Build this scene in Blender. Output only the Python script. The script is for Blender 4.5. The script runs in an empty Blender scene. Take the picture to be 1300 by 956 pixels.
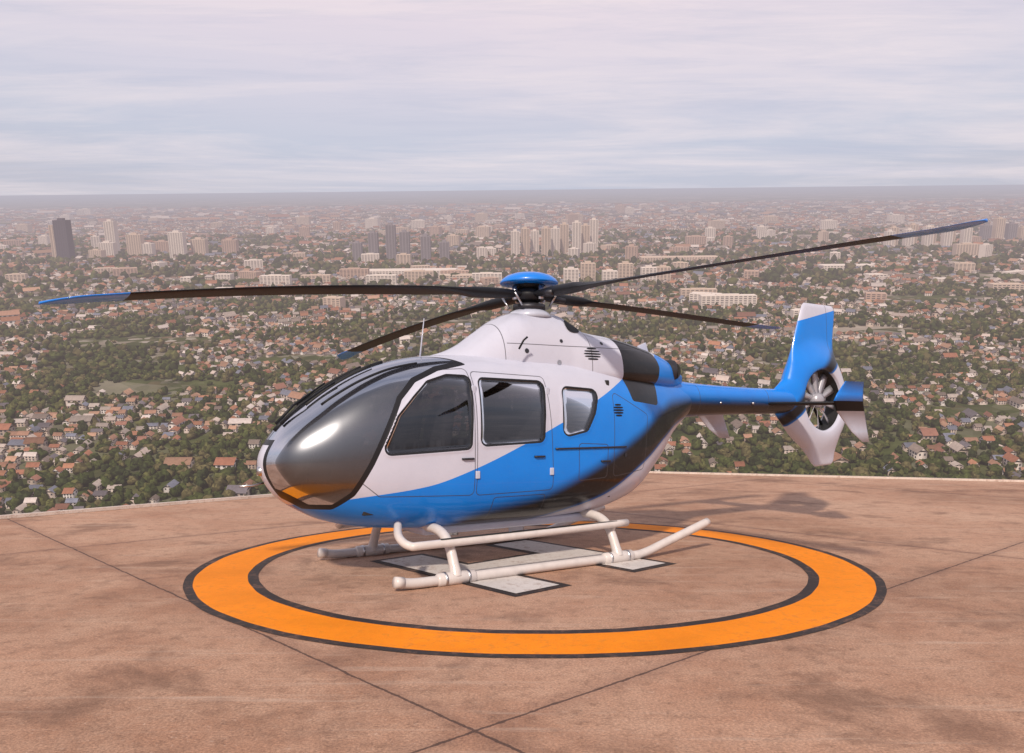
import bpy, math, random
import numpy as np
from mathutils import Vector, Matrix
random.seed(4); rng=np.random.default_rng(7)
scene=bpy.context.scene
CAMH=1.65
# ------------------------------------------------------------------ helpers
def nodes(mat):
    mat.use_nodes=True
    nt=mat.node_tree; nt.nodes.clear()
    out=nt.nodes.new('ShaderNodeOutputMaterial')
    return nt,out
def N(nt,t,**kw):
    n=nt.nodes.new(t)
    for k,v in kw.items(): setattr(n,k,v)
    return n
def setin(n,k,v):
    n.inputs[k].default_value=v
def math_(nt,op,a,b=None,c=None,clamp=False):
    n=nt.nodes.new('ShaderNodeMath'); n.operation=op; n.use_clamp=clamp
    for i,x in enumerate((a,b,c)):
        if x is None: continue
        if isinstance(x,(int,float)): n.inputs[i].default_value=x
        else: nt.links.new(x,n.inputs[i])
    return n.outputs[0]
def mixc(nt,f,a,b,mode='MIX'):
    n=nt.nodes.new('ShaderNodeMix'); n.data_type='RGBA'; n.blend_type=mode
    for i,x in ((0,f),(6,a),(7,b)):
        if isinstance(x,(int,float)): n.inputs[i].default_value=x
        elif isinstance(x,tuple): n.inputs[i].default_value=x if len(x)==4 else (*x,1)
        else: nt.links.new(x,n.inputs[i])
    return n.outputs[2]
def ramp(nt,f,stops,interp='LINEAR'):
    n=nt.nodes.new('ShaderNodeValToRGB'); n.color_ramp.interpolation=interp
    cr=n.color_ramp
    while len(cr.elements)>1: cr.elements.remove(cr.elements[-1])
    cr.elements[0].position=stops[0][0]; cr.elements[0].color=(*stops[0][1],1)
    for p,c in stops[1:]:
        e=cr.elements.new(p); e.color=(*c,1)
    nt.links.new(f,n.inputs[0]); return n.outputs[0]
def noise(nt,vec,scale,detail=4,rough=.5,dist=0):
    n=nt.nodes.new('ShaderNodeTexNoise')
    n.inputs['Scale'].default_value=scale; n.inputs['Detail'].default_value=detail
    n.inputs['Roughness'].default_value=rough; n.inputs['Distortion'].default_value=dist
    if vec is not None: nt.links.new(vec,n.inputs['Vector'])
    return n.outputs['Fac']
def smooth(m): 
    m.polygons.foreach_set('use_smooth',np.ones(len(m.polygons),bool))
def mk(name,verts,faces,mat,parent=None,sm=False):
    me=bpy.data.meshes.new(name); me.from_pydata([tuple(v) for v in verts],[],[tuple(f) for f in faces]); me.update()
    if mat: me.materials.append(mat)
    ob=bpy.data.objects.new(name,me); scene.collection.objects.link(ob)
    if parent: ob.parent=parent
    if sm: smooth(me)
    return ob
def pmat(name,col,rough=.5,metal=0,coat=0,noise_amt=0.0,nscale=8,spec=.5):
    m=bpy.data.materials.new(name); nt,out=nodes(m)
    b=N(nt,'ShaderNodeBsdfPrincipled'); setin(b,'Roughness',rough); setin(b,'Metallic',metal); setin(b,'Coat Weight',coat); setin(b,'Specular IOR Level',spec)
    tc=N(nt,'ShaderNodeTexCoord')
    f=noise(nt,tc.outputs['Object'],nscale,5,.6)
    k=noise_amt
    c=mixc(nt,f,tuple(x*(1-k) for x in col),tuple(min(1,x*(1+k)) for x in col))
    nt.links.new(c,b.inputs['Base Color'])
    nt.links.new(b.outputs[0],out.inputs[0]); return m
def sweep(name,path,rad,mat,parent,seg=14,caps=True):
    path=[Vector(p) for p in path]; n=len(path)
    if isinstance(rad,(int,float)): rad=[rad]*n
    V=[];F=[]
    prev=None
    for i,p in enumerate(path):
        t=(path[min(i+1,n-1)]-path[max(i-1,0)]).normalized()
        if prev is None:
            a=t.orthogonal().normalized()
        else:
            a=(prev-t*prev.dot(t)).normalized()
        prev=a; b=t.cross(a)
        for k in range(seg):
            th=2*math.pi*k/seg
            V.append(p+(a*math.cos(th)+b*math.sin(th))*rad[i])
    for i in range(n-1):
        for k in range(seg):
            k2=(k+1)%seg
            F.append((i*seg+k,i*seg+k2,(i+1)*seg+k2,(i+1)*seg+k))
    if caps:
        F.append(tuple(reversed(range(seg)))); F.append(tuple((n-1)*seg+k for k in range(seg)))
    return mk(name,V,F,mat,parent,True)
def bezier(pts,n=8):
    P=[Vector(p) for p in pts]; out=[]
    for i in range(len(P)-1):
        p0=P[max(i-1,0)];p1=P[i];p2=P[i+1];p3=P[min(i+2,len(P)-1)]
        for k in range(n):
            t=k/n
            out.append(.5*((2*p1)+(p2-p0)*t+(2*p0-5*p1+4*p2-p3)*t*t+(3*p1-p0-3*p2+p3)*t**3))
    out.append(P[-1]); return out
def bbox(name,c,s,mat,parent,bev=.02,rot=None):
    import bmesh
    bm=bmesh.new(); bmesh.ops.create_cube(bm,size=1)
    for v in bm.verts: v.co=Vector((v.co.x*s[0],v.co.y*s[1],v.co.z*s[2]))
    if bev>0: bmesh.ops.bevel(bm,geom=list(bm.edges),offset=bev,segments=3,affect='EDGES',profile=.6)
    me=bpy.data.meshes.new(name); bm.to_mesh(me); bm.free(); me.materials.append(mat); smooth(me)
    ob=bpy.data.objects.new(name,me); scene.collection.objects.link(ob); ob.parent=parent; ob.location=c
    if rot: ob.rotation_euler=rot
    return ob
def pchip(xk,yk,x):
    xk=np.array(xk,float);yk=np.array(yk,float)
    if xk[0]>xk[-1]: xk=xk[::-1];yk=yk[::-1]
    h=np.diff(xk);d=np.diff(yk)/h
    m=np.zeros(len(xk)); m[0]=d[0];m[-1]=d[-1]
    for i in range(1,len(xk)-1):
        if d[i-1]*d[i]>0:
            w1=2*h[i]+h[i-1];w2=h[i]+2*h[i-1]
            m[i]=(w1+w2)/(w1/d[i-1]+w2/d[i])
    x=np.clip(np.asarray(x,float),xk[0],xk[-1])
    i=np.clip(np.searchsorted(xk,x)-1,0,len(h)-1)
    t=(x-xk[i])/h[i]
    return ((1+2*t)*(1-t)**2*yk[i]+t*(1-t)**2*h[i]*m[i]+t*t*(3-2*t)*yk[i+1]+t*t*(t-1)*h[i]*m[i+1])
def sdf(poly,X,Y,r=0.0):
    P=np.array(poly,float)
    if r>0:
        c=P.mean(0); d=c-P; L=np.linalg.norm(d,axis=1,keepdims=True); P=P+d/L*r*1.35
    d2=np.full(X.shape,1e9); ins=np.zeros(X.shape,bool)
    n=len(P)
    for i in range(n):
        a=P[i];b=P[(i+1)%n]
        ex,ey=b-a; wx=X-a[0];wy=Y-a[1]
        t=np.clip((wx*ex+wy*ey)/(ex*ex+ey*ey),0,1)
        d2=np.minimum(d2,(wx-ex*t)**2+(wy-ey*t)**2)
        c1=(a[1]<=Y)&(b[1]>Y)|(b[1]<=Y)&(a[1]>Y)
        with np.errstate(divide='ignore',invalid='ignore'):
            xi=a[0]+(Y-a[1])/(ey if ey!=0 else 1e-9)*ex
        ins^= c1&(X<xi)
    d=np.sqrt(d2); d[ins]*=-1
    return d-r
def sstep(a,b,x):
    t=np.clip((x-a)/(b-a),0,1); return t*t*(3-2*t)
def attr(me,name,arr):
    a=me.attributes.new(name,'FLOAT','POINT'); a.data.foreach_set('value',np.asarray(arr,np.float32).ravel())

# ------------------------------------------------------------------ camera
cam=bpy.data.cameras.new('camera'); co=bpy.data.objects.new('camera',cam); scene.collection.objects.link(co)
co.location=(0,0,CAMH); co.rotation_euler=(math.radians(90+2.95),0,0)
cam.sensor_width=36; cam.lens=36*1010/1300; cam.clip_end=200000; cam.clip_start=.1
scene.camera=co
scene.view_settings.view_transform='Standard'; scene.view_settings.look='None'; scene.view_settings.exposure=0

# ------------------------------------------------------------------ sun + world
EL=36
sd=Vector((.25*math.cos(math.radians(EL)),.968*math.cos(math.radians(EL)),-math.sin(math.radians(EL))))
sl=bpy.data.lights.new('sun','SUN'); sl.energy=3.5; sl.angle=math.radians(3.0); sl.color=(1,.87,.73)
so=bpy.data.objects.new('sun',sl); scene.collection.objects.link(so); so.rotation_euler=sd.to_track_quat('-Z','Y').to_euler(); so.location=(-5,-20,20)
w=bpy.data.worlds.new('World'); scene.world=w; w.use_nodes=True; nt=w.node_tree; nt.nodes.clear()
out=N(nt,'ShaderNodeOutputWorld')
sky=N(nt,'ShaderNodeTexSky',sky_type='NISHITA'); sky.sun_disc=False; sky.sun_elevation=math.radians(EL); sky.sun_rotation=math.radians(194.5); sky.dust_density=3
b1=N(nt,'ShaderNodeBackground'); setin(b1,'Strength',.08); nt.links.new(sky.outputs[0],b1.inputs[0])
tc=N(nt,'ShaderNodeTexCoord')
sep=N(nt,'ShaderNodeSeparateXYZ'); nt.links.new(tc.outputs['Generated'],sep.inputs[0])
base=ramp(nt,sep.outputs['Z'],[(0.0,(.33,.24,.21)),(.02,(.42,.38,.41)),(.26,(.56,.55,.62)),(.285,(.56,.57,.66)),(.32,(.58,.60,.70)),(.38,(.68,.65,.74)),(.47,(.80,.70,.77)),(.66,(.48,.46,.54)),(1.0,(.27,.28,.36))])
zc=math_(nt,'MAXIMUM',sep.outputs['Z'],.04)
cmb=N(nt,'ShaderNodeCombineXYZ'); nt.links.new(math_(nt,'DIVIDE',sep.outputs['X'],zc),cmb.inputs[0]); nt.links.new(math_(nt,'DIVIDE',sep.outputs['Y'],zc),cmb.inputs[1])
mp=N(nt,'ShaderNodeMapping'); mp.inputs['Scale'].default_value=(.55,2.4,1); mp.inputs['Rotation'].default_value=(0,0,math.radians(4)); mp.inputs['Location'].default_value=(2.2,.6,0)
nt.links.new(cmb.outputs[0],mp.inputs['Vector'])
n1=noise(nt,mp.outputs[0],1.1,10,.62,.5)
mp2=N(nt,'ShaderNodeMapping'); mp2.inputs['Scale'].default_value=(1.3,7.0,1); mp2.inputs['Location'].default_value=(3,1,2); mp2.inputs['Rotation'].default_value=(0,0,math.radians(-3))
nt.links.new(cmb.outputs[0],mp2.inputs['Vector'])
n2=noise(nt,mp2.outputs[0],1.2,9,.68,.4)
m1=ramp(nt,n1,[(.42,(0,0,0)),(.64,(1,1,1))])
c=mixc(nt,math_(nt,'MULTIPLY',m1,.58),base,(.90,.79,.80))
m2=ramp(nt,n2,[(.46,(0,0,0)),(.68,(1,1,1))])
c=mixc(nt,math_(nt,'MULTIPLY',m2,.34),c,(.50,.53,.66))
b2=N(nt,'ShaderNodeBackground'); setin(b2,'Strength',1.09); nt.links.new(c,b2.inputs[0])
mx=N(nt,'ShaderNodeMixShader'); setin(mx,0,.9); nt.links.new(b1.outputs[0],mx.inputs[1]); nt.links.new(b2.outputs[0],mx.inputs[2]); nt.links.new(mx.outputs[0],out.inputs[0])

# ------------------------------------------------------------------ helipad
E1=np.array((.738,.674)); E2=np.array((-.674,.738))
def ground_mat():
    m=bpy.data.materials.new('stained_concrete'); nt,out=nodes(m)
    tc=N(nt,'ShaderNodeTexCoord'); P=tc.outputs['Object']
    f1=noise(nt,P,.22,7,.62,.5); f2=noise(nt,P,1.3,9,.72,.4); f3=noise(nt,P,60,4,.75); f4=noise(nt,P,7,8,.78,.2); f6=noise(nt,P,22,6,.8)
    c=ramp(nt,f1,[(.30,(.27,.140,.086)),(.45,(.38,.205,.130)),(.56,(.47,.270,.180)),(.70,(.53,.34,.24))])
    c=mixc(nt,math_(nt,'MULTIPLY',ramp(nt,f2,[(.40,(0,0,0)),(.66,(1,1,1))]),.6),c,(.52,.345,.25))
    c=mixc(nt,math_(nt,'MULTIPLY',ramp(nt,f4,[(.50,(0,0,0)),(.68,(1,1,1))]),.66),c,(.18,.10,.065))
    c=mixc(nt,math_(nt,'MULTIPLY',ramp(nt,f6,[(.58,(0,0,0)),(.66,(1,1,1))]),.5),c,(.62,.46,.37))
    c=mixc(nt,.75,c,ramp(nt,f3,[(.3,(.2,.2,.2)),(.7,(.8,.8,.8))]),'OVERLAY')
    f5=noise(nt,P,.7,6,.68,.4); c=mixc(nt,math_(nt,'MULTIPLY',ramp(nt,f5,[(.53,(0,0,0)),(.64,(1,1,1))]),.62),c,(.165,.088,.058))
    mp=N(nt,'ShaderNodeMapping'); mp.inputs['Rotation'].default_value=(0,0,-.74); mp.inputs['Scale'].default_value=(.35,5,1); nt.links.new(P,mp.inputs['Vector'])
    f7=noise(nt,mp.outputs[0],1.2,7,.7,.4); c=mixc(nt,math_(nt,'MULTIPLY',ramp(nt,f7,[(.56,(0,0,0)),(.68,(1,1,1))]),.4),c,(.60,.46,.37))
    sp=N(nt,'ShaderNodeSeparateXYZ'); nt.links.new(P,sp.inputs[0])
    wob=math_(nt,'MULTIPLY',math_(nt,'SUBTRACT',noise(nt,P,4,6,.7),.5),.05)
    jm=None; halo=None
    for e,off in ((E1,2.74),(E2,3.29)):
        q=math_(nt,'ADD',math_(nt,'MULTIPLY',sp.outputs[0],float(e[0])),math_(nt,'MULTIPLY',sp.outputs[1],float(e[1])))
        q=math_(nt,'ADD',q,wob)
        q=math_(nt,'DIVIDE',math_(nt,'SUBTRACT',q,off),8.0)
        q=math_(nt,'ABSOLUTE',math_(nt,'SUBTRACT',q,math_(nt,'ROUND',q)))
        k=math_(nt,'LESS_THAN',q,math_(nt,'MULTIPLY',f4,.0026))
        h_=math_(nt,'SUBTRACT',1.0,math_(nt,'MULTIPLY',q,50.0),clamp=True)
        jm=k if jm is None else math_(nt,'MAXIMUM',jm,k)
        halo=h_ if halo is None else math_(nt,'MAXIMUM',halo,h_)
    c=mixc(nt,math_(nt,'MULTIPLY',math_(nt,'MULTIPLY',halo,f2),.6),c,(.16,.08,.06))
    c=mixc(nt,math_(nt,'MULTIPLY',jm,.8),c,(.06,.035,.03))
    b=N(nt,'ShaderNodeBsdfPrincipled'); nt.links.new(math_(nt,'ADD',.5,math_(nt,'MULTIPLY',f2,.45)),b.inputs['Roughness']); setin(b,'Specular IOR Level',.3); nt.links.new(c,b.inputs['Base Color'])
    bp=N(nt,'ShaderNodeBump'); setin(bp,'Strength',.5); setin(bp,'Distance',.012); nt.links.new(math_(nt,'SUBTRACT',math_(nt,'ADD',f3,f4),jm),bp.inputs['Height']); nt.links.new(bp.outputs[0],b.inputs['Normal'])
    nt.links.new(b.outputs[0],out.inputs[0]); return m
GM=ground_mat()
def paint_mat(name,col,wear=.5,wcol=(.26,.14,.10),dark=.8):
    m=bpy.data.materials.new(name); nt,out=nodes(m)
    tc=N(nt,'ShaderNodeTexCoord'); P=tc.outputs['Object']
    f=noise(nt,P,9,8,.78,.3); g=noise(nt,P,1.1,7,.65); f3=noise(nt,P,60,4,.75)
    s=math_(nt,'ADD',math_(nt,'MULTIPLY',f,.7),math_(nt,'MULTIPLY',g,.3))
    k=ramp(nt,s,[(.51,(0,0,0)),(.62,(1,1,1))])
    c=mixc(nt,ramp(nt,g,[(.35,(0,0,0)),(.65,(1,1,1))]),tuple(x*dark for x in col),col)
    c=mixc(nt,math_(nt,'MULTIPLY',k,wear),c,wcol)
    c=mixc(nt,.25,c,ramp(nt,f3,[(.3,(.2,.2,.2)),(.7,(.8,.8,.8))]),'OVERLAY')
    b=N(nt,'ShaderNodeBsdfPrincipled'); setin(b,'Roughness',.65); setin(b,'Specular IOR Level',.2); nt.links.new(c,b.inputs['Base Color'])
    bp=N(nt,'ShaderNodeBump'); setin(bp,'Strength',.3); setin(bp,'Distance',.006); nt.links.new(f,bp.inputs['Height']); nt.links.new(bp.outputs[0],b.inputs['Normal'])
    nt.links.new(b.outputs[0],out.inputs[0]); return m
OR=paint_mat('orange_paint',(.96,.28,.005),.55,(.52,.18,.03),.80); BK=paint_mat('black_paint',(.045,.035,.034),.75,(.20,.11,.08)); WH=paint_mat('white_paint',(.70,.65,.62),.7)
padp=[(2.06,24.6),(-28.2,-8.7),(-28,-25),(44,-25),(44.2,8.9)]
def prism(name,poly,z0,z1,mat,parent=None):
    n=len(poly); V=[(x,y,z0) for x,y in poly]+[(x,y,z1) for x,y in poly]
    F=[tuple(range(n,2*n)),tuple(reversed(range(n)))]+[(i,(i+1)%n,n+(i+1)%n,n+i) for i in range(n)]
    a=sum(poly[i][0]*poly[(i+1)%n][1]-poly[(i+1)%n][0]*poly[i][1] for i in range(n))
    if a<0: F=[tuple(reversed(f)) for f in F]
    return mk(name,V,F,mat,parent)
pad=bpy.data.objects.new('helipad',None); scene.collection.objects.link(pad)
prism('concrete_deck',padp,-.8,0,GM,pad)
prism('supporting_structure',[(x*.9+1,y*.9-1) for x,y in padp],-262,-.803,pmat('pier_concrete',(.35,.3,.27),.8,noise_amt=.2,nscale=.3),pad)
def ring(name,cx,cy,r0,r1,z,mat,n=256):
    V=[];F=[]
    for i in range(n):
        a=2*math.pi*i/n; j0=.008*math.sin(17*a)+.005*math.sin(41*a+1)
        V+= [(cx+(r0+j0*.4)*math.cos(a),cy+(r0+j0*.4)*math.sin(a),z),(cx+(r1+j0*.4)*math.cos(a),cy+(r1+j0*.4)*math.sin(a),z)]
    for i in range(n):
        j=(i+1)%n; F.append((2*i,2*i+1,2*j+1,2*j))
    return mk(name,V,F,mat,pad)
CX,CY=.22,9.24
ring('ring_outer_border',CX,CY,3.61,3.70,.004,BK)
ring('landing_circle',CX,CY,3.09,3.61,.004,OR)
ring('ring_inner_border',CX,CY,2.985,3.09,.004,BK)
hc=np.array((.30,8.95)); 
def rect(name,c1,c2,s1,s2,z,mat):
    ps=[hc+E1*(c1+a*s1/2)+E2*(c2+b*s2/2) for a,b in((-1,-1),(1,-1),(1,1),(-1,1))]
    return mk(name,[(p[0],p[1],z) for p in ps],[(0,1,2,3)],mat,pad)
for k,(c1,c2,s1,s2) in enumerate([(-.86,.28,.58,2.3),(.86,.28,.58,2.3),(0,.28,1.14,.56)]):
    rect('letter_border_%d'%k,c1,c2,s1+.18 if k<2 else s1-.18,s2+.18,.004,BK)
    rect('letter_h_%d'%k,c1,c2,s1,s2,.008,WH)
KB=paint_mat('kerb_paint',(.66,.56,.50),.6)
def kerb(name,a,b,w=.13,h=.055):
    a=np.array(a);b=np.array(b);d=(b-a)/np.linalg.norm(b-a);nn=np.array((-d[1],d[0]))
    c=(a+b)/2
    inner=np.array((2.,5.))
    if np.dot(inner-c,nn)<0: nn=-nn
    p=[a,b,b+nn*w,a+nn*w]
    prism(name,[tuple(q) for q in p],.003,h,KB,pad)
kerb('edge_kerb_1',padp[0],padp[1]); kerb('edge_kerb_2',(2.25,24.53),padp[4])

# ------------------------------------------------------------------ helicopter
heli=bpy.data.objects.new('helicopter',None); scene.collection.objects.link(heli)
heli.location=(.21,9.72,0); heli.rotation_euler=(0,0,math.radians(214))
BLUE=(.003,.20,.76)
def paint_material(glass=True):
    m=bpy.data.materials.new('helicopter_paint' + ('_glazed' if glass else '')); nt,out=nodes(m)
    def A(n): 
        a=N(nt,'ShaderNodeAttribute'); a.attribute_name=n; return a.outputs['Fac']
    tc=N(nt,'ShaderNodeTexCoord'); nz=noise(nt,tc.outputs['Object'],2.2,5,.6)
    wcol=mixc(nt,nz,(.49,.51,.63),(.60,.61,.72)); bcol=mixc(nt,nz,(.002,.17,.68),(.003,.25,.86))
    c=mixc(nt,math_(nt,'GREATER_THAN',A('fb'),0.0),wcol,bcol)
    c=mixc(nt,A('fk'),c,(.006,.006,.008))
    c=mixc(nt,math_(nt,'LESS_THAN',A('fp'),0.0),c,(.006,.006,.008))
    s=math_(nt,'MAXIMUM',math_(nt,'LESS_THAN',math_(nt,'ABSOLUTE',A('sa')),.0045),math_(nt,'LESS_THAN',math_(nt,'ABSOLUTE',A('sb')),.0045))
    c=mixc(nt,math_(nt,'MULTIPLY',s,.8),c,(.04,.04,.05))
    g=noise(nt,tc.outputs['Object'],14,6,.75)
    c=mixc(nt,math_(nt,'MULTIPLY',ramp(nt,g,[(.55,(0,0,0)),(.8,(1,1,1))]),.12),c,(.2,.17,.15))
    b=N(nt,'ShaderNodeBsdfPrincipled'); setin(b,'Roughness',.34); setin(b,'Coat Weight',.4); setin(b,'Coat Roughness',.05); setin(b,'Specular IOR Level',.35)
    nt.links.new(c,b.inputs['Base Color'])
    bp=N(nt,'ShaderNodeBump'); setin(bp,'Strength',.5); setin(bp,'Distance',.006); nt.links.new(math_(nt,'SUBTRACT',math_(nt,'MULTIPLY',nz,2.0),s),bp.inputs['Height']); nt.links.new(bp.outputs[0],b.inputs['Normal'])
    res=b.outputs[0]
    if glass:
        d=A('dg')
        tr=N(nt,'ShaderNodeBsdfPrincipled'); setin(tr,'Base Color',(.008,.008,.010,1)); setin(tr,'Roughness',.35)
        k=math_(nt,'LESS_THAN',d,.024)
        x=N(nt,'ShaderNodeMixShader'); nt.links.new(k,x.inputs[0]); nt.links.new(res,x.inputs[1]); nt.links.new(tr.outputs[0],x.inputs[2])
        ws=A('ws')
        tp=N(nt,'ShaderNodeBsdfTransparent'); nt.links.new(mixc(nt,ws,(.26,.26,.28),(.15,.15,.16)),tp.inputs['Color'])
        gl=N(nt,'ShaderNodeBsdfGlossy'); setin(gl,'Color',(.86,.90,1,1)); nt.links.new(math_(nt,'ADD',.03,math_(nt,'MULTIPLY',ws,.24)),gl.inputs['Roughness'])
        gs=N(nt,'ShaderNodeBsdfGlossy'); setin(gs,'Color',(.88,.92,1,1)); setin(gs,'Roughness',.03)
        fr=N(nt,'ShaderNodeFresnel'); setin(fr,'IOR',1.5)
        f=math_(nt,'ADD',math_(nt,'MULTIPLY',fr.outputs[0],math_(nt,'SUBTRACT',.9,math_(nt,'MULTIPLY',ws,.25))),math_(nt,'SUBTRACT',.03,math_(nt,'MULTIPLY',ws,.02)),clamp=True)
        y=N(nt,'ShaderNodeMixShader'); nt.links.new(f,y.inputs[0]); nt.links.new(tp.outputs[0],y.inputs[1]); nt.links.new(gs.outputs[0],y.inputs[2])
        y2=N(nt,'ShaderNodeMixShader'); nt.links.new(math_(nt,'ADD',.02,math_(nt,'MULTIPLY',ws,.15)),y2.inputs[0]); nt.links.new(y.outputs[0],y2.inputs[1]); nt.links.new(gl.outputs[0],y2.inputs[2])
        k2=math_(nt,'LESS_THAN',d,0.0)
        z=N(nt,'ShaderNodeMixShader'); nt.links.new(k2,z.inputs[0]); nt.links.new(x.outputs[0],z.inputs[1]); nt.links.new(y2.outputs[0],z.inputs[2])
        res=z.outputs[0]
    nt.links.new(res,out.inputs[0]); return m
PG=paint_material(True); PN=paint_material(False)
black=pmat('black_composite',(.009,.010,.014),.5,0,0,.3,20,.3); rubber=pmat('black_rubber',(.012,.012,.012),.6)
metal=pmat('brushed_metal',(.55,.55,.58),.32,1,0,.15,30); dmetal=pmat('dark_metal',(.05,.05,.06),.45,.6,0,.3,25)
wpaint=pmat('white_enamel',(.50,.53,.65),.35,0,.4,.12,12); gpaint=pmat('gear_enamel',(.62,.57,.55),.38,0,.4,.20,9); bpaint=pmat('blue_enamel',BLUE,.32,0,.4,.12,5)
inter=pmat('cabin_lining',(.020,.019,.020),.8,noise_amt=.3); seatm=pmat('seat_fabric',(.14,.135,.14),.85,noise_amt=.3,nscale=30)
tan=pmat('trim_grey',(.22,.21,.21),.7,noise_amt=.2); fanp=pmat('fan_blade_paint',(.42,.42,.47),.35,.3,.2,.12,12)

ZTOP=([3.4,2.9,2.5,1.78,1.28,.36,-.48,-.98,-1.72,-2.3],[.70,.80,.86,.955,1.10,1.47,1.86,2.11,2.47,3.2])
ZLOW=([3.4,1.9,1.17,.31,-.39,-1.1,-2.08,-2.6,-5.2],[-.2,.1,.55,.73,1.0,1.34,1.80,1.84,1.84])
ZWHT=([3.4,1.6,.9,.31,-.6,-1.33,-2.21,-2.6,-5.2],[-.6,-.2,.2,.48,.76,1.15,1.60,1.68,1.70])
PANEL=[(-1.0,2.70),(-1.60,2.66),(-1.72,2.3),(-1.62,1.80),(-1.10,1.84),(-1.0,2.1)]
FD=[(1.245,2.17),(1.55,2.16),(1.86,2.08),(2.08,1.87),(2.22,1.6),(2.36,1.25),(2.48,1.0),(2.3,.86),(1.255,.84)]
RD=[(1.20,2.15),(.27,2.12),(.23,.84),(1.215,.83)]
def attrs(me,P,full=True):
    u,v,z=P[:,0],P[:,1],P[:,2]
    zt=pchip(*ZTOP,u); zl=pchip(*ZLOW,u); zw=pchip(*ZWHT,u)
    attr(me,'fb',np.minimum(zt-z,z-zw+.02))
    fk=(1-sstep(zl-.03,zl+.17,z))*sstep(zw-.07,zw+.03,z); attr(me,'fk',fk)
    attr(me,'fp',sdf(PANEL,u,z,.05) if full else np.ones(len(u)))
    return zt,zl,zw
UN=3.27; UE=-2.62; NU=330; NV=300
kt=[3.27,3.2,3.08,2.85,2.63,2.3,2.0,1.6,1.3,.5,-.5,-1.2,-1.8,-2.2,-2.62]
top=[1.2,1.40,1.56,1.76,1.92,2.11,2.23,2.32,2.35,2.38,2.38,2.36,2.3,2.22,2.13]
bot=[1.2,1.0,.85,.70,.60,.52,.485,.46,.45,.45,.48,.61,.98,1.36,1.67]
wid=[0,.24,.40,.545,.635,.72,.76,.785,.79,.79,.775,.69,.51,.36,.23]
nex=[2.0,2.05,2.1,2.25,2.4,2.6,2.75,2.85,2.9,2.9,2.9,2.7,2.4,2.1,2.0]
zmid=[1.2,1.2,1.2,1.2,1.2,1.2,1.2,1.18,1.17,1.17,1.2,1.3,1.55,1.75,1.9]
T=lambda x: np.sqrt(np.maximum(UN-np.asarray(x),0))
def loft(us,fw,ft,fb_,fm,fn,nv):
    th=np.linspace(-math.pi/2,1.5*math.pi,2401)
    G=np.zeros((len(us),nv,3))
    c=np.cos(th);s=np.sin(th)
    for i,u in enumerate(us):
        e=2/fn[i]
        y=fw[i]*np.sign(c)*np.abs(c)**e
        z=fm[i]+np.where(s>0,ft[i]-fm[i],fm[i]-fb_[i])*np.sign(s)*np.abs(s)**e
        L=np.concatenate([[0],np.cumsum(np.hypot(np.diff(y),np.diff(z)))])
        if L[-1]<1e-6: L=np.linspace(0,1,len(th))
        q=np.linspace(0,L[-1],nv+1)[:-1]
        G[i,:,0]=u; G[i,:,1]=np.interp(q,L,y); G[i,:,2]=np.interp(q,L,z)
    return G
def gridfaces(nu,nv):
    i=np.arange(nu-1)[:,None]; j=np.arange(nv)[None,:]; j2=(j+1)%nv
    return np.stack([i*nv+j,i*nv+j2,(i+1)*nv+j2,(i+1)*nv+j],-1).reshape(-1,4)
tt=np.linspace(0.0,math.sqrt(UN-UE),NU); us=UN-tt**2
kT=T(kt)
fw=pchip(kT,wid,tt);ft=pchip(kT,top,tt);fbt=pchip(kT,bot,tt);fm=pchip(kT,zmid,tt);fn=pchip(kT,nex,tt)
G=loft(us,fw,ft,fbt,fm,fn,NV)
P=G.reshape(-1,3).copy()
u,v,z=P[:,0],P[:,1],P[:,2]; av=np.abs(v)
WS=[(1.05,2.7),(1.24,2.27),(1.60,2.19),(1.90,2.055),(2.09,1.86),(2.24,1.55),(2.40,1.21),(2.56,.92),(2.70,.80),(2.88,.80),(3.1,.93),(3.4,1.08),(3.6,1.2),(3.6,2.7)]
dws=sdf(WS,u,z)
dws=np.maximum(dws,-np.maximum(av-.15,z-1.43))
dws=np.maximum(dws,np.where(av<.62,(1.27+1.35*np.maximum(0,.50-av))-u,-1)) 
dws=np.maximum(dws,.012-av)
W1=[(2.235,1.30),(1.31,1.335),(1.25,2.07),(1.45,2.09),(1.71,2.035),(1.93,1.85),(2.11,1.61)]
W2=[(1.135,2.055),(.30,2.035),(.36,1.40),(1.165,1.375)]
W3=[(.02,1.99),(-.46,1.965),(-.43,1.75),(-.235,1.475),(.06,1.46)]
dwin=np.minimum(np.minimum(sdf(W1,u,z,.05),sdf(W2,u,z,.06)),sdf(W3,u,z,.07))
dg=np.minimum(dws*.45,dwin)
rec=.014*sstep(.012,-.012,dwin)
bul=.010*np.exp(-((dwin-.02)/.016)**2)
P[:,1]-=np.sign(v)*(rec-bul)
F=gridfaces(NU,NV)
pod=mk('fuselage_pod',P,F.tolist()+[tuple((NU-1)*NV+k for k in range(NV))],PG,heli,True)
me=pod.data
attrs(me,P); attr(me,'dg',dg); attr(me,'ws',(dws<dwin+.03).astype(float))
attr(me,'sa',np.minimum(sdf(FD,u,z,.05),sdf([(-.75,1.95),(-1.35,1.7),(-1.25,1.0),(-.7,.95)],u,z,.05)))
attr(me,'sb',np.minimum(sdf(RD,u,z,.05),np.minimum(sdf([(1.0,.78),(.3,.78),(.3,.55),(1.0,.55)],u,z,.03), sdf([(-.15,1.35),(-.6,1.33),(-.58,.95),(-.15,.93)],u,z,.04))))
gu=np.gradient(G,axis=0); gv=np.roll(G,-1,1)-np.roll(G,1,1)
nr=np.cross(gu,gv); nr/=np.maximum(np.linalg.norm(nr,axis=2,keepdims=True),1e-9)
cen=np.stack([us,0*us,fm],1)[:,None,:]
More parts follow.
